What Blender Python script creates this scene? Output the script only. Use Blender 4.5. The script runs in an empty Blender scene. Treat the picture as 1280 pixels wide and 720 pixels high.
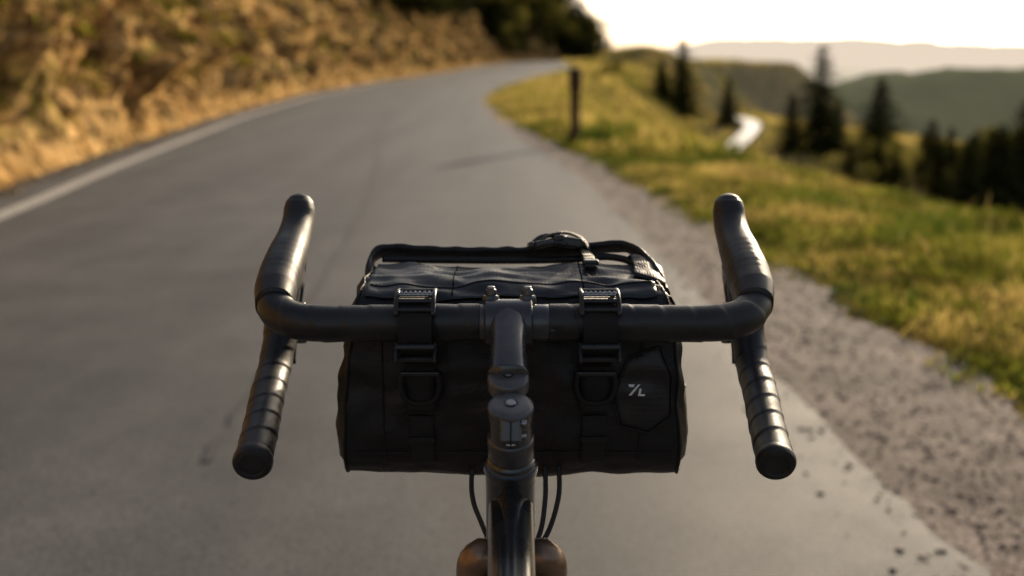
import bpy, math, random
import numpy as np
from mathutils import Vector, noise, Matrix
from mathutils.bvhtree import BVHTree
random.seed(7); rng=np.random.default_rng(7)
S=bpy.context.scene
R=math.radians
# ---------------------------------------------------------------- helpers
def new_mat(name):
    m=bpy.data.materials.new(name); m.use_nodes=True
    nt=m.node_tree; nt.nodes.clear()
    try: m.cycles.emission_sampling='NONE'
    except Exception: pass
    out=nt.nodes.new('ShaderNodeOutputMaterial')
    return m,nt,out
def N(nt,t,**k):
    n=nt.nodes.new(t)
    for a,b in k.items():
        if a.startswith('i_'):
            n.inputs[a[2:].replace('_',' ')].default_value=b
        else: setattr(n,a,b)
    return n
def ramp(nt,fac,stops):
    r=nt.nodes.new('ShaderNodeValToRGB'); e=r.color_ramp.elements
    while len(e)<len(stops): e.new(.5)
    for i,(p,c) in enumerate(stops):
        e[i].position=p; e[i].color=(c[0],c[1],c[2],1) if hasattr(c,'__len__') else (c,c,c,1)
    nt.links.new(fac,r.inputs[0]); return r
def simple(name,col,rough=.5,metal=0,nscale=60,var=.3,bump=.15,bscale=None,spec=.5,coat=0,bdist=.001):
    m,nt,out=new_mat(name); L=nt.links
    b=N(nt,'ShaderNodeBsdfPrincipled'); tc=N(nt,'ShaderNodeTexCoord')
    n=N(nt,'ShaderNodeTexNoise',i_Scale=nscale,i_Detail=3.0); L.new(tc.outputs['Object'],n.inputs['Vector'])
    r=ramp(nt,n.outputs[0],[(.3,[c*(1-var) for c in col]),(.7,[min(1,c*(1+var)) for c in col])])
    L.new(r.outputs[0],b.inputs['Base Color'])
    r2=ramp(nt,n.outputs[0],[(.3,max(0,rough-.08)),(.7,min(1,rough+.1))]); L.new(r2.outputs[0],b.inputs['Roughness'])
    b.inputs['Metallic'].default_value=metal; b.inputs['Specular IOR Level'].default_value=spec
    b.inputs['Coat Weight'].default_value=coat; b.inputs['Coat Roughness'].default_value=.15
    n2=N(nt,'ShaderNodeTexNoise',i_Scale=bscale or nscale*6,i_Detail=2.0); L.new(tc.outputs['Object'],n2.inputs['Vector'])
    bp=N(nt,'ShaderNodeBump',i_Strength=bump,i_Distance=bdist); L.new(n2.outputs[0],bp.inputs['Height']); L.new(bp.outputs[0],b.inputs['Normal'])
    L.new(b.outputs[0],out.inputs[0]); return m
def mesh_obj(name,v,f,mat=None,parent=None,smooth=True,col=None):
    me=bpy.data.meshes.new(name)
    v=np.asarray(v,dtype=np.float32)
    if isinstance(f,np.ndarray):
        k=f.shape[1]; me.vertices.add(len(v)); me.vertices.foreach_set('co',v.ravel())
        me.loops.add(f.size); me.loops.foreach_set('vertex_index',f.astype(np.int32).ravel())
        me.polygons.add(len(f)); me.polygons.foreach_set('loop_start',np.arange(0,f.size,k,dtype=np.int32))
        me.update(calc_edges=True); me.validate()
    else: me.from_pydata([tuple(map(float,p)) for p in v],[],f); me.update()
    if col is not None:
        a=me.color_attributes.new('Col','FLOAT_COLOR','POINT')
        c=np.ones((len(v),4),dtype=np.float32); c[:,:3]=col; a.data.foreach_set('color',c.ravel())
    if smooth: me.polygons.foreach_set('use_smooth',[True]*len(me.polygons))
    if mat: me.materials.append(mat)
    o=bpy.data.objects.new(name,me); S.collection.objects.link(o)
    if parent: o.parent=parent
    return o
def empty(name):
    e=bpy.data.objects.new(name,None); S.collection.objects.link(e); return e
def catmull(P,step):
    P=[np.array(p,float) for p in P]; out=[]
    Q=[2*P[0]-P[1]]+P+[2*P[-1]-P[-2]]
    for i in range(1,len(Q)-2):
        n=max(2,int(np.linalg.norm(Q[i+1]-Q[i])/step))
        for k in range(n):
            t=k/n
            out.append(.5*((2*Q[i])+(-Q[i-1]+Q[i+1])*t+(2*Q[i-1]-5*Q[i]+4*Q[i+1]-Q[i+2])*t*t+(-Q[i-1]+3*Q[i]-3*Q[i+1]+Q[i+2])*t**3))
    out.append(P[-1]); return np.array(out)
def sweep(name,pts,rad,mat,parent=None,seg=28,step=.003,ell=(1,1),up=(0,0,1),caps=True,raw=False,n_exp=2.0):
    C=np.array(pts,float) if raw else catmull(pts,step)
    d=np.gradient(C,axis=0); T=d/np.linalg.norm(d,axis=1)[:,None]
    s=np.concatenate([[0],np.cumsum(np.linalg.norm(np.diff(C,axis=0),axis=1))]); Ltot=s[-1]
    u=np.array(up,float); u=u-T[0]*u.dot(T[0]); u/=np.linalg.norm(u)
    V=[];F=[]
    for i in range(len(C)):
        u=u-T[i]*u.dot(T[i]); u/=np.linalg.norm(u); w=np.cross(T[i],u)
        for j in range(seg):
            a=2*math.pi*j/seg; r=rad(s[i],Ltot,a) if callable(rad) else rad
            c,sn=math.cos(a),math.sin(a)
            if n_exp!=2: 
                k=(abs(c)**n_exp+abs(sn)**n_exp)**(-1/n_exp); c*=k; sn*=k
            V.append(C[i]+r*(ell[0]*c*w+ell[1]*sn*u))
    for i in range(len(C)-1):
        for j in range(seg):
            k=(j+1)%seg; F.append((i*seg+j,i*seg+k,(i+1)*seg+k,(i+1)*seg+j))
    if caps:
        F.append(tuple(reversed(range(seg)))); F.append(tuple((len(C)-1)*seg+j for j in range(seg)))
    return mesh_obj(name,V,F,mat,parent)
def lathe(name,base,axis,prof,mat,parent=None,seg=40):
    """prof: list of (dist along axis, radius)"""
    ax=Vector(axis).normalized(); b=Vector(base); q=ax.to_track_quat('Z','Y')
    V=[];F=[]
    for (h,r) in prof:
        for j in range(seg):
            a=2*math.pi*j/seg; V.append(b+q@Vector((r*math.cos(a),r*math.sin(a),h)))
    n=len(prof)
    for i in range(n-1):
        for j in range(seg):
            k=(j+1)%seg; F.append((i*seg+j,i*seg+k,(i+1)*seg+k,(i+1)*seg+j))
    F.append(tuple(reversed(range(seg)))); F.append(tuple((n-1)*seg+j for j in range(seg)))
    o=mesh_obj(name,V,F,mat,parent)
    m=o.modifiers.new('es','EDGE_SPLIT'); m.split_angle=R(40)
    return o
def box(name,loc,size,mat,parent=None,rot=(0,0,0),bev=.001):
    x,y,z=[s/2 for s in size]
    V=[(a*x,b*y,c*z) for a in(-1,1) for b in(-1,1) for c in(-1,1)]
    F=[(0,1,3,2),(4,6,7,5),(0,4,5,1),(2,3,7,6),(0,2,6,4),(1,5,7,3)]
    o=mesh_obj(name,V,F,mat,parent,smooth=False); o.location=loc; o.rotation_euler=rot
    m=o.modifiers.new('bev','BEVEL'); m.width=bev; m.segments=3
    return o
# ---------------------------------------------------------------- layout functions
_T=np.arange(-60,220,.25)
def table(xs,ys,sig):
    t=np.interp(_T,xs,ys); k=np.arange(-60,61)*.25; g=np.exp(-k**2/(2*sig*sig)); g/=g.sum()
    tp=np.pad(t,60,mode='edge'); return np.convolve(tp,g,'valid')
XLt=table([-60,0,8,12,23,36,50,70,85,100,115,125,135],[-5,-3.7,-4.2,-4.9,-6.2,-6.9,-6.3,-4.4,-2.4,.6,7,16,32],1.6)
XRt=table([-60,0,2,5.5,10,13.3,17,25,33,42,50,60,75,90,105,118],[.6,1.2,1.17,1.03,.85,.6,.1,-.7,-1.05,-.75,0,1.2,3.4,6.5,13,25],1.0)
ZRt=table([-60,0,18,32,50,70,90,105,140],[0,0,0,.13,.35,.62,1.15,1.55,1.6],4)
DCt=table([-60,8,15,22,30,40,50,80,110],[4.0,3.6,2.8,2.4,2.9,3.4,4.2,5.6,8],2)
PLt=table([-60,30,55,80,110,140,200],[-8,-7,-4.2,-3.3,-3.4,-9,-24],5)
XL=lambda y:np.interp(y,_T,XLt); XR=lambda y:np.interp(y,_T,XRt); ZR=lambda y:np.interp(y,_T,ZRt)
DC=lambda y:np.interp(y,_T,DCt); PL=lambda y:np.interp(y,_T,PLt)
def vn(x,y,s,seed=0):
    return np.array([noise.noise((a/s+seed,b/s,seed*1.7)) for a,b in zip(np.ravel(x),np.ravel(y))]).reshape(np.shape(x))
def terrain(x,y):
    x=np.asarray(x,float); y=np.asarray(y,float); yc=np.clip(y,-60,200)
    zr=ZR(yc); d=x-XR(yc); dl=XL(yc)-x
    v=zr-.05*np.maximum(0,d-1.5)-.78*np.maximum(0,d-DC(yc))
    pl=PL(yc)-.13*np.maximum(0,x-20)-.22*np.maximum(0,x-60)
    pl=np.maximum(pl,-60); k=.8
    zz=np.where(d>0, np.maximum(v,pl)+k*np.exp(-np.abs(v-pl)/k)*.25, zr)
    zz=np.where(dl>.9, zr+np.minimum((dl-.9)*.45,14)*np.clip((112-y)/20,0,1),zz)
    far=np.clip((y-128)/110,0,1); zz=zz*(1-far)+(-60)*far
    zz+= 1.5*np.exp(-((x-12)**2+(y-94)**2)/(2*12))*(d>0)
    amp=np.clip((d-.9)/1.5,0,1)
    zz+= amp*(.10*vn(x,y,1.3,3)+.22*vn(x,y,4.,5)*np.clip((d-2)/3,0,1))
    offr=(d>-.3)|(dl>-.2)
    return zz-.012-.05*(~offr)
# ---------------------------------------------------------------- materials for nature
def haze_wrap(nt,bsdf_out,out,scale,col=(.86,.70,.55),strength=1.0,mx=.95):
    """aerial perspective: haze painted as emission, growing with world distance"""
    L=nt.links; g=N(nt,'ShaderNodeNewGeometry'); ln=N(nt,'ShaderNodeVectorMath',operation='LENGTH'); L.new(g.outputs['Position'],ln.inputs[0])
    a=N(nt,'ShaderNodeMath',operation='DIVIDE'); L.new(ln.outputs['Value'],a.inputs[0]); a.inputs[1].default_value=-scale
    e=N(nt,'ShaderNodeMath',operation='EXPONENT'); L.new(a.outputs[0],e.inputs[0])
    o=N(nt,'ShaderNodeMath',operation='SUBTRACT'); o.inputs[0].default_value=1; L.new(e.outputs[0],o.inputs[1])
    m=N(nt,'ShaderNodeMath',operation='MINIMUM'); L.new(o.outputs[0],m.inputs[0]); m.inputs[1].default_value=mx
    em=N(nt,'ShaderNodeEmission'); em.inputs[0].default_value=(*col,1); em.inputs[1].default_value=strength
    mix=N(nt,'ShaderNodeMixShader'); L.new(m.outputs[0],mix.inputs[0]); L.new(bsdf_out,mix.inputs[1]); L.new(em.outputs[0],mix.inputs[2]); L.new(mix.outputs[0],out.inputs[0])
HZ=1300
def ground_material():
    m,nt,out=new_mat('meadow_ground'); L=nt.links
    g=N(nt,'ShaderNodeNewGeometry')
    n=N(nt,'ShaderNodeTexNoise',i_Scale=.7,i_Detail=5.0); L.new(g.outputs['Position'],n.inputs['Vector'])
    n2=N(nt,'ShaderNodeTexNoise',i_Scale=9.0,i_Detail=3.0); L.new(g.outputs['Position'],n2.inputs['Vector'])
    r=ramp(nt,n.outputs[0],[(.32,(.045,.060,.014)),(.5,(.12,.115,.028)),(.66,(.22,.16,.05))])
    r2=ramp(nt,n2.outputs[0],[(.3,(.35,.35,.35)),(.7,(1.3,1.25,1.1))])
    mx=N(nt,'ShaderNodeMix',data_type='RGBA',blend_type='MULTIPLY'); mx.inputs[0].default_value=1
    L.new(r.outputs[0],mx.inputs[6]); L.new(r2.outputs[0],mx.inputs[7])
    b=N(nt,'ShaderNodeBsdfDiffuse'); L.new(mx.outputs[2],b.inputs[0])
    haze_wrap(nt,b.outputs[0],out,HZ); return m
def leaf_material(name,trans=.4,mult=1.0):
    m,nt,out=new_mat(name); L=nt.links
    a=N(nt,'ShaderNodeAttribute',attribute_name='Col')
    oi=N(nt,'ShaderNodeNewGeometry'); n=N(nt,'ShaderNodeTexNoise',i_Scale=2.0,i_Detail=0.0); L.new(oi.outputs['Position'],n.inputs['Vector'])
    r=ramp(nt,n.outputs[0],[(.3,.65*mult),(.7,1.3*mult)])
    mx=N(nt,'ShaderNodeMix',data_type='RGBA',blend_type='MULTIPLY'); mx.inputs[0].default_value=1
    L.new(a.outputs['Color'],mx.inputs[6]); L.new(r.outputs[0],mx.inputs[7])
    d=N(nt,'ShaderNodeBsdfDiffuse'); t=N(nt,'ShaderNodeBsdfTranslucent')
    L.new(mx.outputs[2],d.inputs[0]); L.new(mx.outputs[2],t.inputs[0])
    ms=N(nt,'ShaderNodeMixShader'); ms.inputs[0].default_value=trans; L.new(d.outputs[0],ms.inputs[1]); L.new(t.outputs[0],ms.inputs[2])
    L.new(ms.outputs[0],out.inputs[0]); return m
M_ground=ground_material(); M_grass=leaf_material('grass_blades',.5,mult=1.6); M_leaf=leaf_material('foliage',.4,1.35)
M_needle=leaf_material('conifer_needles',.15)
# ---------------------------------------------------------------- ground sheet
def axis(lo,hi,segs):
    out=[]
    for a,b,s in segs: out+=list(np.arange(a,b,s))
    return np.array([lo]+out+[hi])
gx=axis(-5000,5000,[(-4000,-500,500),(-500,-60,60),(-60,-12,4),(-12,-2,.6),(-2,14,.25),(14,40,1),(40,120,5),(120,600,40),(600,4500,400)])
gy=axis(-200,7000,[(-120,-10,10),(-10,2,1),(2,24,.25),(24,60,.6),(60,130,1.2),(130,300,10),(300,1000,60),(1000,6500,500)])
X,Y=np.meshgrid(gx,gy); Z=terrain(X,Y)
nx,ny=len(gx),len(gy)
idx=np.arange(nx*ny).reshape(ny,nx)
F=np.stack([idx[:-1,:-1].ravel(),idx[:-1,1:].ravel(),idx[1:,1:].ravel(),idx[1:,:-1].ravel()],1)
mesh_obj('ground',np.stack([X.ravel(),Y.ravel(),Z.ravel()],1),F,M_ground)
# ---------------------------------------------------------------- road
def asphalt():
    m,nt,out=new_mat('asphalt'); L=nt.links
    g=N(nt,'ShaderNodeNewGeometry'); P=g.outputs['Position']
    big=N(nt,'ShaderNodeTexNoise',i_Scale=.8,i_Detail=4.0)
    mp=N(nt,'ShaderNodeMapping'); mp.inputs['Scale'].default_value=(2.2,.12,1); L.new(P,mp.inputs[0]); L.new(mp.outputs[0],big.inputs['Vector'])
    pat=N(nt,'ShaderNodeTexNoise',i_Scale=1.4,i_Detail=7.0,i_Roughness=.68); L.new(P,pat.inputs['Vector'])
    fine=N(nt,'ShaderNodeTexVoronoi',i_Scale=130.0); L.new(P,fine.inputs['Vector'])
    r=ramp(nt,big.outputs[0],[(.3,(.070,.072,.076)),(.7,(.125,.126,.129))])
    r1=ramp(nt,pat.outputs[0],[(.3,.66),(.7,1.28)])
    r2=ramp(nt,fine.outputs['Distance'],[(.0,1.8),(.35,1.0),(.7,.5)])
    a=N(nt,'ShaderNodeMix',data_type='RGBA',blend_type='MULTIPLY'); a.inputs[0].default_value=1; L.new(r.outputs[0],a.inputs[6]); L.new(r1.outputs[0],a.inputs[7])
    c=N(nt,'ShaderNodeMix',data_type='RGBA',blend_type='MULTIPLY'); c.inputs[0].default_value=.9; L.new(a.outputs[2],c.inputs[6]); L.new(r2.outputs[0],c.inputs[7])
    b=N(nt,'ShaderNodeBsdfPrincipled'); L.new(c.outputs[2],b.inputs['Base Color']); b.inputs['Specular IOR Level'].default_value=.42
    rr=ramp(nt,pat.outputs[0],[(.3,.66),(.7,.78)]); L.new(rr.outputs[0],b.inputs['Roughness'])
    bp=N(nt,'ShaderNodeBump',i_Strength=.3,i_Distance=.002); bp.invert=True; L.new(fine.outputs['Distance'],bp.inputs['Height']); L.new(bp.outputs[0],b.inputs['Normal'])
    L.new(b.outputs[0],out.inputs[0]); return m
M_asph=asphalt()
ys=np.concatenate([np.arange(-60,2,1),np.arange(2,20,.1),np.arange(20,134,.5)])
def strip(name,xa,xb,zoff,mat,n=2,ys=ys):
    V=[];F=[]
    for i,y in enumerate(ys):
        a,b=xa(y),xb(y)
        for k in range(n): V.append((a+(b-a)*k/(n-1),y,float(ZR(y))+zoff))
    for i in range(len(ys)-1):
        for k in range(n-1):
            q=i*n+k; F.append((q,q+1,q+n+1,q+n))
    return mesh_obj(name,V,F,mat)
def ragged(y,s): return .05*noise.noise((y*1.1,s,0))+.03*noise.noise((y*5,s,3))+.012*noise.noise((y*17,s,3))
strip('asphalt_road',lambda y:float(XL(y))-.42,lambda y:float(XR(y))+1.4*ragged(y,1.),0,M_asph,6)
m,nt,out=new_mat('road_paint'); L=nt.links
g=N(nt,'ShaderNodeNewGeometry'); n=N(nt,'ShaderNodeTexNoise',i_Scale=14.0,i_Detail=6.0,i_Roughness=.7); L.new(g.outputs['Position'],n.inputs['Vector'])
r=ramp(nt,n.outputs[0],[(.38,(.18,.18,.175)),(.52,(.56,.54,.51)),(.7,(.76,.74,.70))]); b=N(nt,'ShaderNodeBsdfPrincipled',i_Roughness=.6); L.new(r.outputs[0],b.inputs['Base Color']); L.new(b.outputs[0],out.inputs[0]); M_paint=m
strip('road_edge_line',lambda y:float(XL(y))-.08,lambda y:float(XL(y))+.09,.004,M_paint)
M_tar=simple('tar_seam_bitumen',(.05,.05,.052),.7,nscale=6,var=.4,bump=.3)
strip('road_tar_seam',lambda y:float(XL(y)*.42+XR(y)*.58)-.018+ragged(y,33.),lambda y:float(XL(y)*.42+XR(y)*.58)+.018+ragged(y,33.5),.004,M_tar,2,ys=np.arange(3.,70,.15))
# gravel shoulder
def gravel():
    m,nt,out=new_mat('gravel'); L=nt.links
    g=N(nt,'ShaderNodeNewGeometry'); P=g.outputs['Position']
    v=N(nt,'ShaderNodeTexVoronoi',i_Scale=75.0); L.new(P,v.inputs['Vector'])
    n=N(nt,'ShaderNodeTexNoise',i_Scale=3.0,i_Detail=7.0,i_Roughness=.7); L.new(P,n.inputs['Vector'])
    sep=N(nt,'ShaderNodeSeparateColor'); L.new(v.outputs['Color'],sep.inputs[0])
    r=ramp(nt,sep.outputs[0],[(0,(.11,.084,.070)),(.6,(.20,.158,.135)),(1,(.38,.31,.27))])
    r2=ramp(nt,n.outputs[0],[(.34,.38),(.66,1.3)])
    a=N(nt,'ShaderNodeMix',data_type='RGBA',blend_type='MULTIPLY'); a.inputs[0].default_value=1; L.new(r.outputs[0],a.inputs[6]); L.new(r2.outputs[0],a.inputs[7])
    b=N(nt,'ShaderNodeBsdfPrincipled',i_Roughness=.9); b.inputs['Specular IOR Level'].default_value=.25; L.new(a.outputs[2],b.inputs['Base Color'])
    bp=N(nt,'ShaderNodeBump',i_Strength=.6,i_Distance=.004); bp.invert=True; L.new(v.outputs['Distance'],bp.inputs['Height']); L.new(bp.outputs[0],b.inputs['Normal'])
    L.new(b.outputs[0],out.inputs[0]); return m
M_gravel=gravel()
def gw(y): return float(np.interp(y,[-20,3.4,6,10,16,22,30],[.75,.66,.58,.42,.35,.22,.12]))
strip('gravel_shoulder',lambda y:float(XR(y))-.14,lambda y:float(XR(y))+gw(y)+.15+3*ragged(y,7.),-.005,M_gravel,8,ys=np.concatenate([np.arange(-20,20,.1),np.arange(20,60,.5)]))
# loose stones
def rocks(name,n,fpos,smin,smax,mat,pw=3):
    V=[];F=[]
    ico=[(0,0,1),(.89,0,.45),(.28,.85,.45),(-.72,.53,.45),(-.72,-.53,.45),(.28,-.85,.45),(.72,.53,-.45),(-.28,.85,-.45),(-.89,0,-.45),(-.28,-.85,-.45),(.72,-.53,-.45),(0,0,-1)]
    fc=[(0,1,2),(0,2,3),(0,3,4),(0,4,5),(0,5,1),(1,6,2),(2,7,3),(3,8,4),(4,9,5),(5,10,1),(6,7,2),(7,8,3),(8,9,4),(9,10,5),(10,6,1),(11,7,6),(11,8,7),(11,9,8),(11,10,9),(11,6,10)]
    for i in range(n):
        p=fpos(); s=smin+(smax-smin)*random.random()**pw; o=len(V); an=random.random()*6.28; fl=random.uniform(.4,.7)
        for q in ico:
            j=random.uniform(.75,1.2); x,y=q[0]*j*s*1.2,q[1]*j*s
            V.append((p[0]+x*math.cos(an)-y*math.sin(an),p[1]+x*math.sin(an)+y*math.cos(an),p[2]+q[2]*s*fl*j+s*.1))
        F+=[(a+o,b+o,c+o) for a,b,c in fc]
    return mesh_obj(name,V,np.array(F),mat,smooth=False)
def gp():
    y=2+16*random.random()**1.4; x=float(XR(y))+random.gauss(.34,.26)
    if x<XR(y)-.25: x=float(XR(y))+.25
    return (x,y,float(ZR(y))-.004 if x>XR(y) else float(ZR(y)))
M_stone=simple('pebble_stone',(.24,.20,.175),.85,nscale=9,var=.55,bump=.4)
rocks('gravel_stones',7500,gp,.003,.013,M_stone,4)
# ---------------------------------------------------------------- grass
def blades(name,P,h,w,col,mat,lean=.5,shade=.35):
    n=len(P); a=rng.random(n)*2*np.pi; la=rng.random(n)*2*np.pi; ll=rng.random(n)*lean*h
    sx=np.stack([np.cos(a),np.sin(a),np.zeros(n)],1)*w[:,None]/2
    ln=np.stack([np.cos(la)*ll,np.sin(la)*ll,np.zeros(n)],1)
    up=np.zeros((n,3)); up[:,2]=h
    v=np.stack([P-sx,P+sx,P+up*.55+ln*.3-sx*.8,P+up*.55+ln*.3+sx*.8,P+up+ln],1)
    o=(np.arange(n)*5)[:,None]
    f=np.concatenate([o+np.array([[0,1,3]]),o+np.array([[0,3,2]]),o+np.array([[2,3,4]])],0)
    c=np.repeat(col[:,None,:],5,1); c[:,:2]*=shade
    return mesh_obj(name,v.reshape(-1,3),f,mat,smooth=False,col=c.reshape(-1,3))
def grass_cols(x,y,gy_):
    n=len(x); m=vn(x,y,.9,11)+.8*vn(x,y,3.5,13)+rng.normal(0,.25,n)+gy_
    t=np.clip(m*.9+.42,0,1)[:,None]
    g=np.array([.050,.080,.012]); yl=np.array([.185,.17,.026]); dr=np.array([.37,.27,.09])
    c=np.where(t<.5,g+(yl-g)*t*2,yl+(dr-yl)*(t-.5)*2)
    return c*rng.uniform(.7,1.25,(n,1))
def scatter(n,y0,y1,dmax,pw=1.5):
    y=y0+(y1-y0)*rng.random(n)**pw
    d=rng.random(n)*dmax
    e=np.array([gw(b) for b in y])
    x=XR(y)+e+d-.05*rng.random(n)
    keep=(vn(x,y,.35,21)*.6+vn(x,y,1.1,23)+d*1.8>-.05+.25*rng.random(n))
    return x[keep],y[keep],d[keep]
x,y,d=scatter(60000,2.2,15,6.0)
hh=(.04+.07*rng.random(len(x))+.10*np.clip(vn(x,y,1.0,31),0,1))*np.clip(.45+d*.5,0,1.2)
blades('verge_grass',np.stack([x,y,terrain(x,y)-.01],1),hh,.008+.008*rng.random(len(x)),grass_cols(x,y,.08),M_grass,1.3)
x,y,d=scatter(40000,14,95,10,1.3)
hh=(.10+.16*rng.random(len(x))+.15*np.clip(vn(x,y,2.0,31),0,1))*np.clip(.4+d*.5,0,1.2)
blades('meadow_grass',np.stack([x,y,terrain(x,y)-.02],1),hh,.025+.035*rng.random(len(x)),grass_cols(x,y,.30),M_grass,1.0)
n=30000; x=5+rng.random(n)*45; y=42+rng.random(n)*75
LPX=[8.8,9.4,10.3,11.6,13.3,15.7,17.9,18.8,19.0]; LPY=[38,44,48,54,61,68,75,80,85]
k_=np.abs(x-np.interp(y,LPY,LPX))>1.0; x=x[k_]; y=y[k_]; n=len(x)
blades('valley_grass',np.stack([x,y,terrain(x,y)-.02],1),.15+.3*rng.random(n),.07+.09*rng.random(n),grass_cols(x,y,.38),M_grass,.8)
n=500; y=4+22*rng.random(n); x=XR(y)+1.5+3.0*rng.random(n)
blades('tall_grass_stalks',np.stack([x,y,terrain(x,y)],1),.14+.14*rng.random(n),.005+.005*rng.random(n),np.tile([.40,.29,.11],(n,1))*rng.uniform(.6,1.2,(n,1)),M_grass,.8,.7)
def leaf_clumps(name,C,rad,cnt,size,col,mat,flat=.8,seed=0):
    k=len(C); P=np.repeat(C,cnt,0); rr=np.repeat(rad,cnt); n=len(P)
    dirs=rng.normal(size=(n,3)); dirs/=np.linalg.norm(dirs,axis=1)[:,None]; dirs[:,2]=np.abs(dirs[:,2])*flat
    P=P+dirs*(rr*rng.random(n)**.5)[:,None]
    a=rng.normal(size=(n,3)); a/=np.linalg.norm(a,axis=1)[:,None]; b=np.cross(a,rng.normal(size=(n,3))); b/=np.linalg.norm(b,axis=1)[:,None]
    s=(np.repeat(size,cnt)*rng.uniform(.6,1.3,n))[:,None]
    v=np.stack([P-a*s,P+b*s*.5,P+a*s,P-b*s*.5],1)
    f=(np.arange(n)*4)[:,None]+np.array([[0,1,2,3]])
    c=np.repeat(np.repeat(col,cnt,0)*rng.uniform(.6,1.4,(n,1)),4,0)
    return mesh_obj(name,v.reshape(-1,3),f,mat,smooth=False,col=c)
n=560; y=2.5+16*rng.random(n)**1.3; x=XR(y)+np.array([gw(b) for b in y])+.1+4*rng.random(n)**1.3
C=np.stack([x,y,terrain(x,y)],1); t=rng.random((n,1))
leaf_clumps('verge_weeds',C,.06+.13*rng.random(n),45,.014+.014*rng.random(n),np.array([.035,.060,.012])*(1-t)+np.array([.16,.17,.02])*t,M_leaf,.5)
# ---------------------------------------------------------------- rocky embankment on the left
pts=[(float(XL(y))-.62,y) for y in np.concatenate([np.arange(-25,128,.9),[128.5,129,129.5]])]
A=catmull([(a,b,0) for a,b in pts],.5)[:,:2]
s=np.concatenate([[0],np.cumsum(np.linalg.norm(np.diff(A,axis=0),axis=1))])
ss=[0]; 
while ss[-1]<s[-1]-1:
    yy=np.interp(ss[-1],s,A[:,1]); ss.append(ss[-1]+ (.16 if 5<yy<30 else .35 if yy>=30 else .8))
ss=np.array(ss); PX=np.interp(ss,s,A[:,0]); PY=np.interp(ss,s,A[:,1])
TX=np.gradient(PX); TY=np.gradient(PY); ln=np.hypot(TX,TY); 
k=25; NXn=np.convolve(np.pad(-TY/ln,k,mode='edge'),np.ones(2*k+1)/(2*k+1),'valid'); NYn=np.convolve(np.pad(TX/ln,k,mode='edge'),np.ones(2*k+1)/(2*k+1),'valid')
prof=[(0,-.15),(.0,0.0)]+[(.05+.26*h+.03*h*h,h) for h in np.arange(.12,4.4,.12)]
d0,h0=prof[-1]
for i in range(1,48):
    dd=.22*i*(1+i*.03); prof.append((d0+dd,h0+dd*.7*min(1,.5+i*.05)))
V=[];np_=len(prof);info=[]
for i in range(len(ss)):
    sc=float(np.interp(PX[i],[-100,2,7,11,16],[1,1,.75,.3,.08])) if PY[i]>80 else 1.
    hs=1+.25*noise.noise((ss[i]*.06,2,2))
    for (d,h) in prof:
        x=PX[i]+NXn[i]*d; y=PY[i]+NYn[i]*d; z=float(ZR(PY[i]))+h*sc*hs
        q=Vector((x,y,z)); am=min(1,max(0,h)*1.0)
        f=noise.fractal(q*.5,1.,2.1,4)*.50 + (abs(noise.noise(q*1.5+Vector((3,1,7))))-.25)*.75 + noise.noise(q*4.5)*.13
        qq=q+Vector((.5*noise.noise(q*1.2),.5*noise.noise(q*1.2+Vector((9,0,0))),.3*noise.noise(q*1.3)))
        cell=noise.cell(Vector((qq.y*.9,qq.z*1.6,qq.x*.3)))*.40+noise.cell(Vector((qq.y*2.3,qq.z*3.1,7)))*.16
        f=(f+cell)*am*sc
        V.append((x-NXn[i]*f*.95,y-NYn[i]*f*.95,z+f*.30)); info.append((d,h*sc,ss[i]))
V=np.array(V); info=np.array(info)
EV=V
idx=np.arange(len(V)).reshape(len(ss),np_)
F=np.stack([idx[:-1,:-1].ravel(),idx[1:,:-1].ravel(),idx[1:,1:].ravel(),idx[:-1,1:].ravel()],1)
m,nt,out=new_mat('rock_and_dry_earth'); L=nt.links
g=N(nt,'ShaderNodeNewGeometry'); P=g.outputs['Position']
n1=N(nt,'ShaderNodeTexNoise',i_Scale=.9,i_Detail=6.0,i_Roughness=.65); L.new(P,n1.inputs['Vector'])
n2=N(nt,'ShaderNodeTexNoise',i_Scale=3.5,i_Detail=5.0,i_Roughness=.7); L.new(P,n2.inputs['Vector'])
mp=N(nt,'ShaderNodeMapping'); mp.inputs['Scale'].default_value=(1,1,1.8); L.new(P,mp.inputs[0])
vo=N(nt,'ShaderNodeTexVoronoi',i_Scale=1.9,feature='DISTANCE_TO_EDGE'); 
ad=N(nt,'ShaderNodeMix',data_type='VECTOR'); ad.inputs[0].default_value=.25; L.new(mp.outputs[0],ad.inputs[4]); L.new(n2.outputs['Color'],ad.inputs[5]); L.new(ad.outputs[1],vo.inputs['Vector'])
r=ramp(nt,n1.outputs[0],[(.3,(.12,.072,.032)),(.44,(.40,.235,.085)),(.56,(.58,.37,.155)),(.66,(.32,.25,.055)),(.75,(.11,.12,.03))])
r2=ramp(nt,n2.outputs[0],[(.32,.25),(.68,1.5)])
r3=ramp(nt,vo.outputs['Distance'],[(0,.12),(.11,1.0)])
a=N(nt,'ShaderNodeMix',data_type='RGBA',blend_type='MULTIPLY'); a.inputs[0].default_value=1; L.new(r.outputs[0],a.inputs[6]); L.new(r2.outputs[0],a.inputs[7])
c=N(nt,'ShaderNodeMix',data_type='RGBA',blend_type='MULTIPLY'); c.inputs[0].default_value=.85; L.new(a.outputs[2],c.inputs[6]); L.new(r3.outputs[0],c.inputs[7])
b=N(nt,'ShaderNodeBsdfDiffuse'); L.new(c.outputs[2],b.inputs[0])
L.new(b.outputs[0],out.inputs[0])
mesh_obj('rocky_embankment',V,F,m,smooth=False)
cand=np.where((V[:,1]>3)&(info[:,1]>.25))[0]
wgt=np.where(info[cand,1]>3.6,1.6,.5)*np.where(V[cand,1]<40,1,.8)
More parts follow.
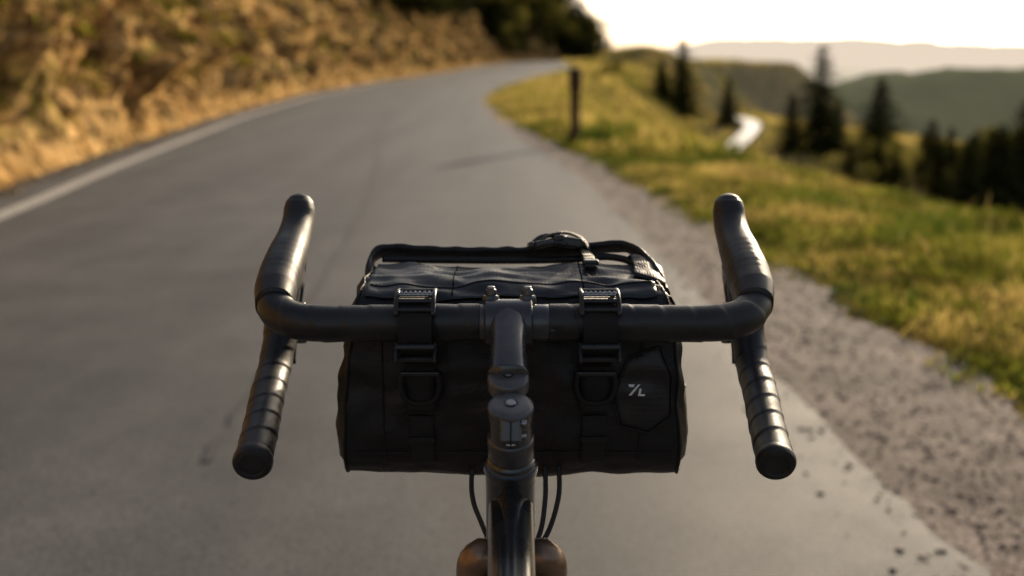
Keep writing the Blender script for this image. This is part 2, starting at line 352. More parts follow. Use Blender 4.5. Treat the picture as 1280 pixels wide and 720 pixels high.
pk=rng.choice(cand,26000,p=wgt/wgt.sum()); msk=vn(V[pk,1],V[pk,2]*1.5,.8,41)+.5*vn(V[pk,1],V[pk,2],.25,43)+.3*(info[pk,1]>4)>.25; pk=pk[msk]
P=V[pk]+rng.normal(0,.06,(len(pk),3)); n=len(pk)
t=np.clip(.5+vn(P[:,1],P[:,2],1.2,51)*1.3+rng.normal(0,.2,n),0,1)[:,None]
blades('embankment_dry_grass',P,.10+.2*rng.random(n),.02+.035*rng.random(n),(np.array([.32,.21,.06])*(t)+np.array([.13,.135,.025])*(1-t)),M_grass,1.1)
cand=np.where((V[:,1]>5)&(V[:,1]<70)&(info[:,1]>.8))[0]; n=600; pk=rng.choice(cand,n)
t=rng.random((n,1)); leaf_clumps('embankment_shrubs',V[pk],.15+.5*rng.random(n)**2,80,.04+.04*rng.random(n),np.array([.035,.045,.012])*(1-t)+np.array([.24,.20,.03])*t,M_leaf,.9)
def gp2():
    y=5+55*random.random()**1.5; return (float(XL(y))-random.uniform(.4,.72),y,float(ZR(y)))
rocks('fallen_stones',1500,gp2,.01,.07,simple('fallen_rock',(.16,.12,.075),.9,nscale=5,var=.5))
strip('gutter_soil',lambda y:float(XL(y))-1.1,lambda y:float(XL(y))-.36+ragged(y,9.),.006,simple('dark_soil',(.035,.027,.02),.95,nscale=4,var=.5,bump=.8,bdist=.02),4)
# ---------------------------------------------------------------- trees
def conifer_mesh(seed,full=1.0):
    r=random.Random(seed); V=[];F=[];C=[]
    seg=6
    for i in range(9):
        z=i/8; rad=.017*(1-z)+.002
        for j in range(seg): V.append((rad*math.cos(j*6.283/seg),rad*math.sin(j*6.283/seg),z)); C.append((.05,.035,.022))
    for i in range(8):
        for j in range(seg):
            k=(j+1)%seg; F.append((i*seg+j,i*seg+k,(i+1)*seg+k,(i+1)*seg+j))
    lv=30
    for l in range(lv):
        z=.05+.93*(l/lv)**.95; R0=.28*full*(1-z)**.8*r.uniform(.6,1.25)+.014
        nb=max(5,int(11*(1-z)+5))
        for b in range(nb):
            if r.random()<.14: continue
            a=b*6.283/nb+r.uniform(-.4,.4); ln=R0*r.uniform(.5,1.3); dr=r.uniform(.15,.5)
            tone=r.uniform(.55,1.5)
            for k in range(7):
                t=(k+1)/7; px=ln*t*math.cos(a); py=ln*t*math.sin(a); pz=z+.02*t-dr*ln*t*t+r.uniform(-.006,.006)
                for q in range(2):
                    sz=.044*(1.15-t*.6)*r.uniform(.6,1.3)*(.55+.6*(1-z)); an=a+r.uniform(-1.3,1.3); dz=r.uniform(-.9,.2)*sz
                    o=len(V); ex=(sz*math.cos(an),sz*math.sin(an),dz); wx=(-sz*.42*math.sin(an),sz*.42*math.cos(an),r.uniform(-.3,.3)*sz)
                    V.extend([(px-wx[0],py-wx[1],pz-wx[2]),(px+ex[0]*.5,py+ex[1]*.5,pz+ex[2]*.5-sz*.3),(px+ex[0],py+ex[1],pz+ex[2]),(px+wx[0],py+wx[1],pz+wx[2])])
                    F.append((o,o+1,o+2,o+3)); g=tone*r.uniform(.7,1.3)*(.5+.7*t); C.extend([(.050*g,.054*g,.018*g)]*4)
    o=mesh_obj('tmp',V,F,M_needle,smooth=False,col=np.array(C)); me=o.data; me.name='conifer_mesh'; bpy.data.objects.remove(o); return me
def broad_mesh(seed):
    r=random.Random(seed); V=[];F=[];C=[]
    lob=[(r.gauss(0,.17),r.gauss(0,.17),.30+.6*r.random(),r.uniform(.10,.2)) for _ in range(16)]
    seg=6
    def limb(p,q,r0,r1):
        o=len(V)
        for t in (0,.5,1):
            c=[p[i]+(q[i]-p[i])*t for i in range(3)]; rr=r0+(r1-r0)*t
            for j in range(seg): V.append((c[0]+rr*math.cos(j*6.283/seg),c[1]+rr*math.sin(j*6.283/seg),c[2])); C.append((.06,.045,.03))
        for i in range(2):
            for j in range(seg):
                k=(j+1)%seg; F.append((o+i*seg+j,o+i*seg+k,o+(i+1)*seg+k,o+(i+1)*seg+j))
    limb((0,0,0),(0,0,.6),.025,.012)
    for L_ in lob[:8]: limb((0,0,.25+.2*r.random()),L_[:3],.011,.004)
    for (a,b,c,R0) in lob:
        tone=r.uniform(.55,1.4)
        for _ in range(190):
            d=Vector((r.gauss(0,1),r.gauss(0,1),r.gauss(0,1))).normalized()*R0*r.random()**.4
            s=r.uniform(.012,.026); u=Vector((r.gauss(0,1),r.gauss(0,1),r.gauss(0,1))).normalized(); w=u.cross(Vector((r.gauss(0,1),r.gauss(0,1),r.gauss(0,1)))).normalized()
            p=Vector((a,b,c))+d; o=len(V); V.extend([tuple(p-u*s),tuple(p+w*s*.6),tuple(p+u*s),tuple(p-w*s*.6)]); F.append((o,o+1,o+2,o+3))
            g=tone*r.uniform(.7,1.3); C.extend([(.14*g,.125*g,.028*g)]*4)
    o=mesh_obj('tmp',V,F,M_leaf,smooth=False,col=np.array(C)); me=o.data; me.name='broadleaf_mesh'; bpy.data.objects.remove(o); return me
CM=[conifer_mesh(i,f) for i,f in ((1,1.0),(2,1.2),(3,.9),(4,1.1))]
BM=[broad_mesh(i) for i in (5,6,7)]
def put(name,me,x,y,z,h,wide=1.,parent=None):
    o=bpy.data.objects.new(name,me); S.collection.objects.link(o); o.location=(x,y,z); o.scale=(h*wide,h*wide,h); o.rotation_euler=(random.uniform(-.03,.03),random.uniform(-.03,.03),random.random()*6.28)
    if parent: o.parent=parent
    return o
def ztop(ypx,Y): # crown-top elevation (world metres) from measured heights
    v=(360-ypx)/1244; return 1.25+Y*(-.2198+.9755*v)/(.9755+.2198*v)
trees=[(12.4,74,42,1.3),(10.9,74,68,1.1),(11.6,78,86,1.1),(16.2,76,94,1.0),(18.4,60,50,1.35),(17.0,61,112,1.0),(20.3,63,118,1.0),(23.0,63,92,1.3),(24.3,58,145,1.2),(26.2,60,155,1.1),(22.9,45,118,1.5),(27.5,60,165,1.3),(20.8,57,150,1.0),(23.9,45,150,1.3),(10.3,80,92,1.),(20.6,45,180,1.2),(21.9,60,146,1.1),(22.6,55,160,1.1),(21.6,45,165,1.1),(25.4,52,150,1.1)]
for i,(x,y,tp,w) in enumerate(trees):
    zb=float(terrain(np.array([x]),np.array([y]))[0]); h=ztop(tp,y)-zb
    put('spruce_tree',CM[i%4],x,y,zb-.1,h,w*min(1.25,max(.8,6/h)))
fp=empty('valley_forest'); 
for i in range(360):
    y=random.uniform(40,90); u=random.uniform(.33,.70); x=u*y
    if random.random()<.3: y=random.uniform(85,150); x=random.uniform(.26,.6)*y
    zb=float(terrain(np.array([x]),np.array([y]))[0]); mx=ztop(random.uniform(165,220)-30*max(0,x/y-.4)/.2*random.random() if x/y>.33 else random.uniform(150,180),y)-zb
    if mx<1.0: continue
    put('tree_%d'%i,random.choice(CM+BM[:1]),x,y,zb-.1,min(mx,random.uniform(4,9)),1.35,fp)
fh=empty('hillside_forest')
cand=np.where((EV[:,1]>56)&(info[:,1]>4.3)&(EV[:,0]<7.5))[0]; pk=rng.choice(cand,440)
for i,p in enumerate(pk):
    b=random.random()<.55
    put('tree_%d'%i,random.choice(BM if b else CM),*(EV[p]-np.array([0,0,.3])),random.uniform(4,8.5) if not b else random.uniform(3,6.5),1.35,fh)
cand=np.where((EV[:,1]>85)&(info[:,1]>.8)&(EV[:,0]<9.5)&(EV[:,0]>-2))[0]; pk=rng.choice(cand,80)
for i,p in enumerate(pk):
    put('tree_low_%d'%i,random.choice(BM+CM),*(EV[p]-np.array([0,0,.3])),random.uniform(2.5,4.5),1.4,fh)
for (x,y,h) in [(6.5,116,9.5),(8.2,118,7.5),(9.8,120,5.5),(7.5,117,8),(5.0,118,11),(10.8,121,4.2),(9.0,119,6.5),(3.5,116,12),(11.6,122,3.4)]:
    put('tree_end_%.1f'%x,random.choice(CM),x,y,.9,h,1.3,fh)
sb=empty('hillside_bushes')
cand=np.where((EV[:,1]>14)&(EV[:,1]<75)&(info[:,1]>4.2))[0]; pk=rng.choice(cand,110)
for i,p in enumerate(pk): put('bush_%d'%i,random.choice(BM),*(EV[p]-np.array([0,0,.5])),random.uniform(1.0,3.0),1.3,sb)
vb=empty('verge_bushes')
for i,(x,y,h) in enumerate([(6.3,66,1.1),(7.2,70,1.3),(5.2,60,.7),(4.0,30,.5),(3.6,20,.4),(5.0,40,.6)]):
    put('bush_%d'%i,random.choice(BM),x,y,float(terrain(np.array([x]),np.array([y]))[0])-.2,h,1.3,vb)
# ---------------------------------------------------------------- lower road
lp=catmull([(a,b,0) for a,b in zip(LPX,LPY)]+[(18.2,89,0)],.8)
T=np.gradient(lp,axis=0); T/=np.linalg.norm(T,axis=1)[:,None]; nrm=np.stack([T[:,1],-T[:,0]],1)
V2=[];F2=[]
lz=np.array([float(terrain(np.array([p[0]]),np.array([p[1]]))[0]) for p in lp]); lz=np.convolve(np.pad(lz,5,mode='edge'),np.ones(11)/11,'valid')
for i in range(len(lp)):
    zc=lz[i]+.15
    for k in (-.6,0,.6): V2.append((lp[i,0]+nrm[i,0]*k,lp[i,1]+nrm[i,1]*k,zc))
    if i:
        for k in range(2): q=(i-1)*3+k; F2.append((q,q+1,q+4,q+3))
mesh_obj('lower_road',V2,F2,simple('pale_glare_asphalt',(.40,.38,.34),.42,nscale=.6,var=.15,spec=.8))  # pale base colour imitates sky glare on the road
# ---------------------------------------------------------------- distant hills
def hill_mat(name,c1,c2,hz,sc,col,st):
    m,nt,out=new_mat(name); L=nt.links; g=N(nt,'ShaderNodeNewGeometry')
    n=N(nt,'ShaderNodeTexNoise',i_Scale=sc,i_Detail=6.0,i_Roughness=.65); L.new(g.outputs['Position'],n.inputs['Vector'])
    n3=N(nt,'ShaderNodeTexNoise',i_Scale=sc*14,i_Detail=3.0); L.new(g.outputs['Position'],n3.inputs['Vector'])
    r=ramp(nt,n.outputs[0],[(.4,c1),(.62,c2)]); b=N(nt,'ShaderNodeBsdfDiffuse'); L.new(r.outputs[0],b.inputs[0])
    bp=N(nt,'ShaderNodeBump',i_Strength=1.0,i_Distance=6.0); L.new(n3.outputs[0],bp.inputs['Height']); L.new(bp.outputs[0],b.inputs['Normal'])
    haze_wrap(nt,b.outputs[0],out,hz,col,st); return m  # distance haze painted into the hill material as a glow
def ridge(name,y0,depth,xs,tops,zb,mat,step,rough,seed):
    X=np.arange(xs[0],xs[-1]+step,step); nyy=36; V=[];
    for j in range(nyy):
        t=j/(nyy-1); y=y0-depth/2+depth*t; bell=math.sin(math.pi*t)**.9
        for x in X:
            tp=np.interp(x,xs,tops); q=Vector((x,y,seed))
            z=zb+(tp-zb)*bell+rough*noise.fractal(q/(rough*9),1,2,5)*bell+rough*.12*noise.noise(q/(rough*.8))
            V.append((x,y,z))
    nx=len(X); idx=np.arange(len(V)).reshape(nyy,nx)
    F=np.stack([idx[:-1,:-1].ravel(),idx[:-1,1:].ravel(),idx[1:,1:].ravel(),idx[1:,:-1].ravel()],1)
    mesh_obj(name,V,F,mat)
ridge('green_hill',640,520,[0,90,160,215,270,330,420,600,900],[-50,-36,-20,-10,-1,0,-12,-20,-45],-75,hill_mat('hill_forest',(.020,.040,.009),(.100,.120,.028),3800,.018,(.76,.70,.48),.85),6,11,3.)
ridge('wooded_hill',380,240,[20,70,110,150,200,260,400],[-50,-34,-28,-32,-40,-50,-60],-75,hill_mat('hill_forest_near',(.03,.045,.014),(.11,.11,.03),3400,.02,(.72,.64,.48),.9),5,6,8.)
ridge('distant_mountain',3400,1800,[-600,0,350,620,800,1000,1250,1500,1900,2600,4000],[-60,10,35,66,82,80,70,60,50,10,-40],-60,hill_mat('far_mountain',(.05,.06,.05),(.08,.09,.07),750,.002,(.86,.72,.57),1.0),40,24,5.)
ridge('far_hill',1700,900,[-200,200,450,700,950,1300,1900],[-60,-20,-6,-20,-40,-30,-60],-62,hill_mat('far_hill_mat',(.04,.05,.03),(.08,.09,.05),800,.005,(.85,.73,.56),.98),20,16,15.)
# ---------------------------------------------------------------- wooden post
po=empty('wooden_post'); zb=float(terrain(np.array([1.02]),np.array([16.0]))[0])
M_wood=simple('weathered_wood',(.075,.038,.022),.85,nscale=10,bump=.6,bdist=.01)
sweep('post',[(1.0,16,zb-.1),(1.005,16,zb+.5),(.995,16.01,zb+1.02)],lambda s,L_,a:.075+.004*math.sin(3*a+s*9),M_wood,po,16,.05,up=(1,0,0),n_exp=3)
sweep('post_head',[(.995,16.01,zb+.86),(.995,16.01,zb+1.12),(.995,16.01,zb+1.2)],lambda s,L_,a:.105 if s<L_*.8 else .105-.05*(s/L_-.8)*5,M_wood,po,16,.03,up=(1,0,0),n_exp=4)
# ================================================================ BICYCLE
bike=empty('bicycle'); bag=empty('handlebar_bag')
def rubber(name,col,rough,pscale=900):
    return simple(name,col,rough,nscale=35,var=.35,bump=.35,bscale=pscale,bdist=.0006)
M_tape=rubber('bar_tape',(.018,.018,.019),.42)
M_hood=rubber('hood_rubber',(.016,.016,.017),.45,1500)
M_alloy=simple('black_anodised',(.040,.042,.046),.26,nscale=50,var=.2,bump=.05,spec=.8)
M_frame=simple('gloss_black_frame',(.014,.016,.020),.28,nscale=25,var=.2,bump=.02,coat=.9)
M_steel=simple('steel_bolt',(.35,.35,.36),.3,metal=1,nscale=80,var=.2)
M_bronze=simple('bronze_fork',(.26,.17,.11),.35,metal=.6,nscale=40,var=.2,coat=.4)
X0=.002
def tape_r(s,L_,a):
    p=.026; f=(s/p+a/6.283)%1.0
    return .0159+.0008*(f if f<.88 else (1-f)/.12*.88)+.0004*noise.noise((s*60,a,0))
for sgn,nm in ((-1,'left'),(1,'right')):
    mir=lambda P:[(X0+sgn*(p[0]),p[1],p[2]) for p in P]
    sweep('bar_tape_'+nm,mir([(.03,.84,1.030),(.08,.84,1.030),(.15,.8395,1.029),(.183,.841,1.030),(.205,.851,1.034),(.2165,.874,1.043),(.2185,.91,1.05),(.223,.945,1.044),(.231,.964,1.018),(.2345,.962,.985),(.235,.938,.959),(.2335,.90,.945),(.2285,.85,.930),(.2245,.803,.9175)]),tape_r,M_tape,bike,40,.0012)
    e0=Vector(mir([(.2248,.806,.9185)])[0]); ax=Vector((sgn*-.0045,-.047,-.0125)).normalized()
    lathe('bar_end_plug_'+nm,e0,ax,[(0,.0165),(.004,.0172),(.008,.0172),(.0105,.016),(.012,.0125),(.0122,.011),(.0112,.0102),(.0112,.004)],M_hood,bike)
    def hr(s,L_,a):
        t=s/L_
        r=np.interp(t,[0,.12,.3,.5,.68,.82,.9,.95,.985,1],[.0165,.0188,.0190,.0180,.0162,.0155,.0152,.0135,.009,.002])
        g=1+.003*math.sin(s*700)*(1 if .18<t<.5 else 0)+.012*noise.noise((s*40,math.cos(a),math.sin(a)))
        return float(r)*(1+.012*math.sin(a*2))*g
    sweep('brake_hood_'+nm,mir([(.214,.862,1.040),(.2175,.89,1.051),(.2175,.93,1.067),(.2170,.965,1.080),(.2165,.988,1.094),(.2160,.997,1.110),(.2160,1.000,1.1225)]),hr,M_hood,bike,40,.0015,ell=(1,1.12),n_exp=2.3)
    sweep('brake_lever_'+nm,mir([(.2195,1.000,1.095),(.222,1.018,1.07),(.226,1.024,1.03),(.230,1.012,.99),(.231,.995,.962),(.230,.985,.948)]),lambda s,L_,a:.0075-.0025*s/L_,M_alloy,bike,20,.003,ell=(1,.45),up=(0,1,0))
    box('lever_pivot_'+nm,mir([(.219,.985,1.045)])[0],(.012,.022,.03),M_alloy,bike,(R(20),0,0),.003)
    sweep('shift_paddle_'+nm,mir([(.211,.955,1.02),(.208,.952,.995),(.209,.945,.982)]),.0065,M_alloy,bike,16,.003,ell=(.5,1))
XS=-.003
sweep('bar_centre',[(-.035,.84,1.03),(.0,.84,1.03),(.039,.84,1.03)],.0159,M_alloy,bike,40,.01)
lathe('stem_clamp',(XS-.021,.84,1.03),(1,0,0),[(0,.0185),(.0015,.0205),(.0405,.0205),(.042,.0185)],M_alloy,bike)
for k,dx in enumerate((-.0155,.0165)):
    lathe('faceplate_lug_%d'%k,(XS+dx,.846,1.036),(0,.12,1),[(0,.0078),(.014,.0078),(.0165,.0068),(.017,.0052),(.0185,.0052),(.0215,.0048),(.023,.003)],M_alloy,bike,24)
    lathe('faceplate_bolt_%d'%k,(XS+dx,.849,1.0585),(0,.12,1),[(0,.0036),(.0012,.0036),(.0018,.0028)],M_steel,bike,16)
def stem_r(s,L_,a): 
    t=s/L_; return .0168-.0022*math.sin(math.pi*t)
sweep('stem_body',[(XS,.835,1.032),(XS,.80,1.017),(XS,.772,1.0)],stem_r,M_alloy,bike,36,.003,ell=(1.02,.95),n_exp=2.6)
n1=(0,-.42,.9)
M_cap=simple('satin_cap',(.085,.087,.09),.33,nscale=60,var=.2,bump=.05,spec=.8)  # base colour lighter than the alloy, imitating sky reflection on upward faces
lathe('stem_hinge_cap',(XS,.7735,.993),n1,[(0,.0168),(.010,.0168),(.0125,.0160),(.0135,.0145),(.0138,.0045),(.0130,.0040)],M_cap,bike)
lathe('hinge_bolt',(XS,.7675,1.0058),n1,[(0,.0032),(.001,.0032),(.0014,.0024)],M_steel,bike,16)
ax=Vector((0,-.29,.957)).normalized(); top=Vector((XS+.002,.74,.991))
def along(L_): return top-ax*L_
lathe('steerer_clamp',along(.052),ax,[(0,.0178),(.002,.0188),(.018,.0188),(.0195,.0178),(.020,.0172),(.040,.0172),(.0405,.0180),(.0465,.0180)],M_alloy,bike)
lathe('top_cap',along(.0055),ax,[(0,.0176),(.0008,.0182),(.0030,.0178),(.0045,.0158),(.0052,.013),(.0054,.006),(.0043,.0052)],M_cap,bike)
lathe('top_cap_bolt',along(.0015),ax,[(0,.0042),(.0022,.0042),(.0029,.0034)],M_steel,bike,20)
box('clamp_lug',along(.018)+Vector((0,-.0185,0)),(.017,.008,.020),M_alloy,bike,(R(-17),0,0),.002)
box('clamp_slot',along(.018)+Vector((0,-.0226,-.001)),(.0012,.002,.019),simple('slot_black',(.004,.004,.004),.8),bike,(R(-17),0,0),.0003)
for k,l in enumerate((.012,.024)):
    lathe('clamp_bolt_%d'%k,along(l)+Vector((.0085,-.018,0)),(1,0,0),[(0,.0028),(.0035,.0028),(.004,.002)],M_steel,bike,14)
lathe('headset_ring',along(.068),ax,[(0,.0215),(.003,.0222),(.0085,.0222),(.0095,.0200),(.0100,.0196),(.0135,.0196),(.015,.0182),(.0158,.0178)],M_frame,bike)
lathe('head_tube',along(.195),ax,[(0,.0235),(.012,.0235),(.016,.0212),(.11,.0205),(.122,.0208),(.1265,.0208)],M_frame,bike)
box('size_decal',along(.0325)+Vector((0,-.0177,-.0005)),(.007,.0006,.0012),simple('decal_white',(.7,.7,.7),.5),bike,(R(-17),0,0),.0002)
hb=along(.10); 
sweep('top_tube',[hb+Vector((0,.002,.0)),Vector((0,.60,.880)),Vector((0,.40,.855)),Vector((0,.17,.83))],lambda s,L_,a:.0185-.002*min(1,s/.2),M_frame,bike,36,.01)
sweep('down_tube',[along(.165),Vector((0,.70,.66)),Vector((0,.42,.285))],.0195,M_frame,bike,32,.02)
sweep('seat_tube',[(0,.42,.28),(0,.24,.72),(0,.16,.90)],.015,M_frame,bike,24,.02)
for sg in(-1,1):
    sweep('seat_stay_%d'%sg,[(sg*.012,.18,.82),(sg*.05,.06,.5),(sg*.065,.0,.345)],.007,M_frame,bike,14,.02)
    sweep('chain_stay_%d'%sg,[(sg*.02,.40,.28),(sg*.05,.2,.31),(sg*.065,.0,.345)],.008,M_frame,bike,14,.02)
    sweep('fork_leg_%d'%sg,[(sg*.012,.787,.838),(sg*.030,.789,.832),(sg*.0345,.797,.80),(sg*.038,.84,.66),(sg*.048,.92,.46),(sg*.052,.975,.345)],lambda s,L_,a:(.0155-.007*s/L_)*min(1,(s+.004)/.012),M_bronze,bike,24,.006)
M_t=simple('tyre_rubber',(.014,.014,.014),.8,nscale=200,bump=.6)
def tyre(name,cy,cz):
    V=[];F=[];n1,n2=120,18
    for i in range(n1):
        a=i*2*math.pi/n1
        for j in range(n2):
            b=j*2*math.pi/n2; r=.325+.0185*math.cos(b); V.append((.0185*math.sin(b),cy+r*math.cos(a),cz+r*math.sin(a)))
    for i in range(n1):
        for j in range(n2):
            F.append((i*n2+j,i*n2+(j+1)%n2,((i+1)%n1)*n2+(j+1)%n2,((i+1)%n1)*n2+j))
    mesh_obj(name+'_tyre',V,F,M_t,bike)
    V=[];F=[]
    for i in range(n1):
        a=i*2*math.pi/n1
        for (x,r) in ((-.011,.312),(-.009,.288),(.009,.288),(.011,.312)): V.append((x,cy+r*math.cos(a),cz+r*math.sin(a)))
    for i in range(n1):
        for j in range(4): F.append((i*4+j,i*4+(j+1)%4,((i+1)%n1)*4+(j+1)%4,((i+1)%n1)*4+j))
    mesh_obj(name+'_rim',V,F,M_alloy,bike)
    lathe(name+'_hub',(-.045,cy,cz),(1,0,0),[(0,.008),(.012,.02),(.016,.012),(.074,.012),(.078,.02),(.09,.008)],M_alloy,bike,20)
    for i in range(28):
        a=i*2*math.pi/28; x=.03*(1 if i%2 else -1)
        sweep(name+'_spoke_%d'%i,[(x,cy+.02*math.cos(a+.6),cz+.02*math.sin(a+.6)),(x*.2,cy+.29*math.cos(a),cz+.29*math.sin(a))],.001,M_steel,bike,5,.2)
tyre('front_wheel',.975,.3435); tyre('rear_wheel',0.,.3435)
sweep('seat_post',[(0,.16,.89),(0,.15,.96)],.0135,M_alloy,bike,20,.02)
sweep('saddle',[(0,.02,.975),(0,.08,.985),(0,.16,.98),(0,.23,.98),(0,.29,.975)],lambda s,L_,a:.02+.048*max(0,1-s/.2)**1.2 if s>.015 else .05,M_hood,bike,28,.01,ell=(1,.35))
M_cab=simple('cable_housing',(.012,.012,.012),.45)
sweep('cable_a',[(-.034,.90,.905),(-.038,.875,.87),(-.036,.86,.853),(-.029,.85,.838),(-.020,.84,.82)],.0024,M_cab,bike,12,.003)
sweep('cable_b',[(.030,.90,.905),(.0315,.872,.868),(.0305,.86,.85),(.027,.85,.83),(.020,.84,.815)],.0024,M_cab,bike,12,.003)
sweep('cable_c',[(.042,.90,.905),(.0445,.872,.868),(.042,.86,.85),(.034,.85,.828),(.022,.84,.812)],.0024,M_cab,bike,12,.003)
# ================================================================ BAG
def fabric(name,col,rough,scale=700,b=.5,spec=.4,wr=.0):
    m,nt,out=new_mat(name); L=nt.links; tc=N(nt,'ShaderNodeTexCoord'); O=tc.outputs['Object']
    w1=N(nt,'ShaderNodeTexWave',i_Scale=scale/6,i_Distortion=.4); w1.bands_direction='X'; L.new(O,w1.inputs['Vector'])
    w2=N(nt,'ShaderNodeTexWave',i_Scale=scale/6,i_Distortion=.4); w2.bands_direction='Z'; L.new(O,w2.inputs['Vector'])
    mu=N(nt,'ShaderNodeMath',operation='MULTIPLY'); L.new(w1.outputs['Fac'],mu.inputs[0]); L.new(w2.outputs['Fac'],mu.inputs[1])
    n=N(nt,'ShaderNodeTexNoise',i_Scale=22.0,i_Detail=5.0); L.new(O,n.inputs['Vector'])
    r=ramp(nt,n.outputs[0],[(.3,[c*.7 for c in col]),(.7,[c*1.35 for c in col])])
    bs=N(nt,'ShaderNodeBsdfPrincipled'); L.new(r.outputs[0],bs.inputs['Base Color']); bs.inputs['Specular IOR Level'].default_value=spec
    rr=ramp(nt,n.outputs[0],[(.3,rough-.06),(.7,rough+.1)]); L.new(rr.outputs[0],bs.inputs['Roughness'])
    b1=N(nt,'ShaderNodeBump',i_Strength=b,i_Distance=.0004); L.new(mu.outputs[0],b1.inputs['Height'])
    n4=N(nt,'ShaderNodeTexNoise',i_Scale=45.0,i_Detail=3.0,i_Distortion=1.0); L.new(O,n4.inputs['Vector'])
    b2=N(nt,'ShaderNodeBump',i_Strength=wr,i_Distance=.004); L.new(n4.outputs[0],b2.inputs['Height']); L.new(b1.outputs[0],b2.inputs['Normal']); L.new(b2.outputs[0],bs.inputs['Normal'])
    L.new(bs.outputs[0],out.inputs[0]); return m
M_bag=fabric('bag_nylon',(.010,.010,.011),.5,700,.5,.4,.5)
M_lid=fabric('bag_lid_sky_tint',(.024,.027,.032),.44,500,.15,.5,.3)  # lid colour lightened and blued to stand in for reflected sky
M_web=fabric('webbing',(.011,.011,.012),.55,1800,.9,.4)
M_buck=simple('buckle_plastic',(.02,.02,.021),.28,nscale=60,var=.2,bump=.1)
yc,zc,a0,b0=.945,.955,.080,.096
nX,nP=120,140; V=[];F=[]
def bag_pt(t,ph):
    e=(1-abs(t)**14)**(1/7.) if abs(t)<1 else 0
    e=.80+.20*e if abs(t)<1 else .80
    c,s_=math.cos(ph),math.sin(ph); n_=3.4; k=(abs(c)**n_+abs(s_)**n_)**(-1/n_)
    y=a0*k*c*e; z=b0*k*s_*(1-.12*(1-e)*5*.5)
    zn=z/b0
    if zn>.35: y*=1-.06*(zn-.35)
    hx=.1555-.0070*zn-.006*max(0,zn)**2+.0035*noise.noise(Vector((t*3,c*3,zn*4)))
    x=t*hx
    q=Vector((x,y,z))
    sag=.0016*math.sin(x*20+1.2)*(zn<0)*abs(zn)
    w=.0030*noise.fractal(q*Vector((18,30,30)).x/1.0,1,2,3)+.0034*noise.noise(Vector((x*30,y*90,z*60)))
    w*=1-.65*max(0,-zn)
    rr=1+w/.08
    for xs in (-.083,.076):
        rr-=.026*math.exp(-((x-xs)/.02)**2)*(max(0,-c) if c<0 else .15)
    return Vector((x,yc+y*rr,zc+z*rr-sag))
for i in range(nX+1):
    t=-1+2*i/nX; t=math.copysign(abs(t)**.85,t)
    for j in range(nP): V.append(bag_pt(t,2*math.pi*j/nP))
for i in range(nX):
    for j in range(nP):
        k=(j+1)%nP; F.append((i*nP+j,(i+1)*nP+j,(i+1)*nP+k,i*nP+k))
for side in (0,1):
    base=0 if side==0 else nX*nP; prev=[base+j for j in range(nP)]; cen=Vector((V[base][0],yc,zc)); sg=-1 if side==0 else 1
    for q,(f_,dx) in enumerate(((.93,.004),(.8,.0065),(.5,.008),(.2,.009))):
        ring=[]
        for j in range(nP):
            p=V[base+j]; pp=cen+(p-cen)*f_; pp.x=p.x+sg*(dx+.003*noise.noise(pp*40)); V.append(pp); ring.append(len(V)-1)
        for j in range(nP):
            k=(j+1)%nP; F.append((prev[j],prev[k],ring[k],ring[j]) if side==0 else (prev[j],ring[j],ring[k],prev[k]))
        prev=ring
    F.append(tuple(prev) if side==0 else tuple(reversed(prev)))
bo=mesh_obj('bag_body',[tuple(v) for v in V],F,M_bag,bag)
bvh=BVHTree.FromPolygons([tuple(v) for v in V],F)
def rear(x,z,off=.0):
    h=bvh.ray_cast(Vector((x,.5,z)),Vector((0,1,0)))[0]
    return (h.y if h else .87)-off
def topz(x,y,off=0):
    h=bvh.ray_cast(Vector((x,y,1.4)),Vector((0,0,-1)))[0]
    return (h.z if h else 1.045)+off
def drape_grid(name,fpt,nu,nv,mat,thick=.0015,smooth=True):
    V=[fpt(i/nu,j/nv) for i in range(nu+1) for j in range(nv+1)]
    F=[(i*(nv+1)+j,(i+1)*(nv+1)+j,(i+1)*(nv+1)+j+1,i*(nv+1)+j+1) for i in range(nu) for j in range(nv)]
    o=mesh_obj(name,[tuple(v) for v in V],F,mat,bag)
    md=o.modifiers.new('sol','SOLIDIFY'); md.thickness=thick; md.offset=0
    return o
drape_grid('lid_panel',lambda u,v:(lambda x,y:(x,y,topz(x,y,.0022)))(-.135+.268*u,.887+.118*v),90,40,M_lid)
drape_grid('lid_rear_lip',lambda u,v:(lambda x,z:(x,rear(x,z,.0022),z))(-.137+.274*u,1.005+.028*v),80,10,M_lid)
def seam(name,pts,r=.0012,mat=M_bag): sweep(name,pts,r,mat,bag,8,.004)
seam('seam_front',[(x,.905,topz(x,.905,.0032)) for x in np.linspace(-.132,.130,60)],.0010)
M_thr=simple('matte_thread',(.008,.008,.008),.9,nscale=100,var=.3,spec=.1)
seam('seam_cross_1',[(-.055,y,topz(-.055,y,.0030)) for y in np.linspace(.89,1.0,24)],.0008,M_thr)
seam('seam_cross_2',[(.066,y,topz(.066,y,.0030)) for y in np.linspace(.89,1.0,24)],.0008,M_thr)
sweep('closure_roll',[(-.1435,.958,1.030),(-.1445,.985,1.046),(-.141,1.006,1.058),(-.126,1.013,1.0625),(-.09,1.013,1.060),(-.04,1.013,1.0585),(.02,1.013,1.0595),(.07,1.013,1.062),(.105,1.012,1.066),(.120,1.004,1.066),(.135,.985,1.058),(.145,.955,1.046),(.148,.93,1.034)],lambda s,L_,a:.0068+.0009*noise.noise((s*60,a,1))+.0005*math.sin(s*230),M_bag,bag,20,.003,ell=(.55,1.15),n_exp=2.6)
sweep('closure_roll_flap',[(-.133,1.004,1.0545),(-.08,1.003,1.0535),(.0,1.003,1.053),(.06,1.003,1.054),(.10,1.001,1.057),(.125,.983,1.053),(.138,.955,1.043)],.0046,M_bag,bag,14,.003,ell=(.8,.8))
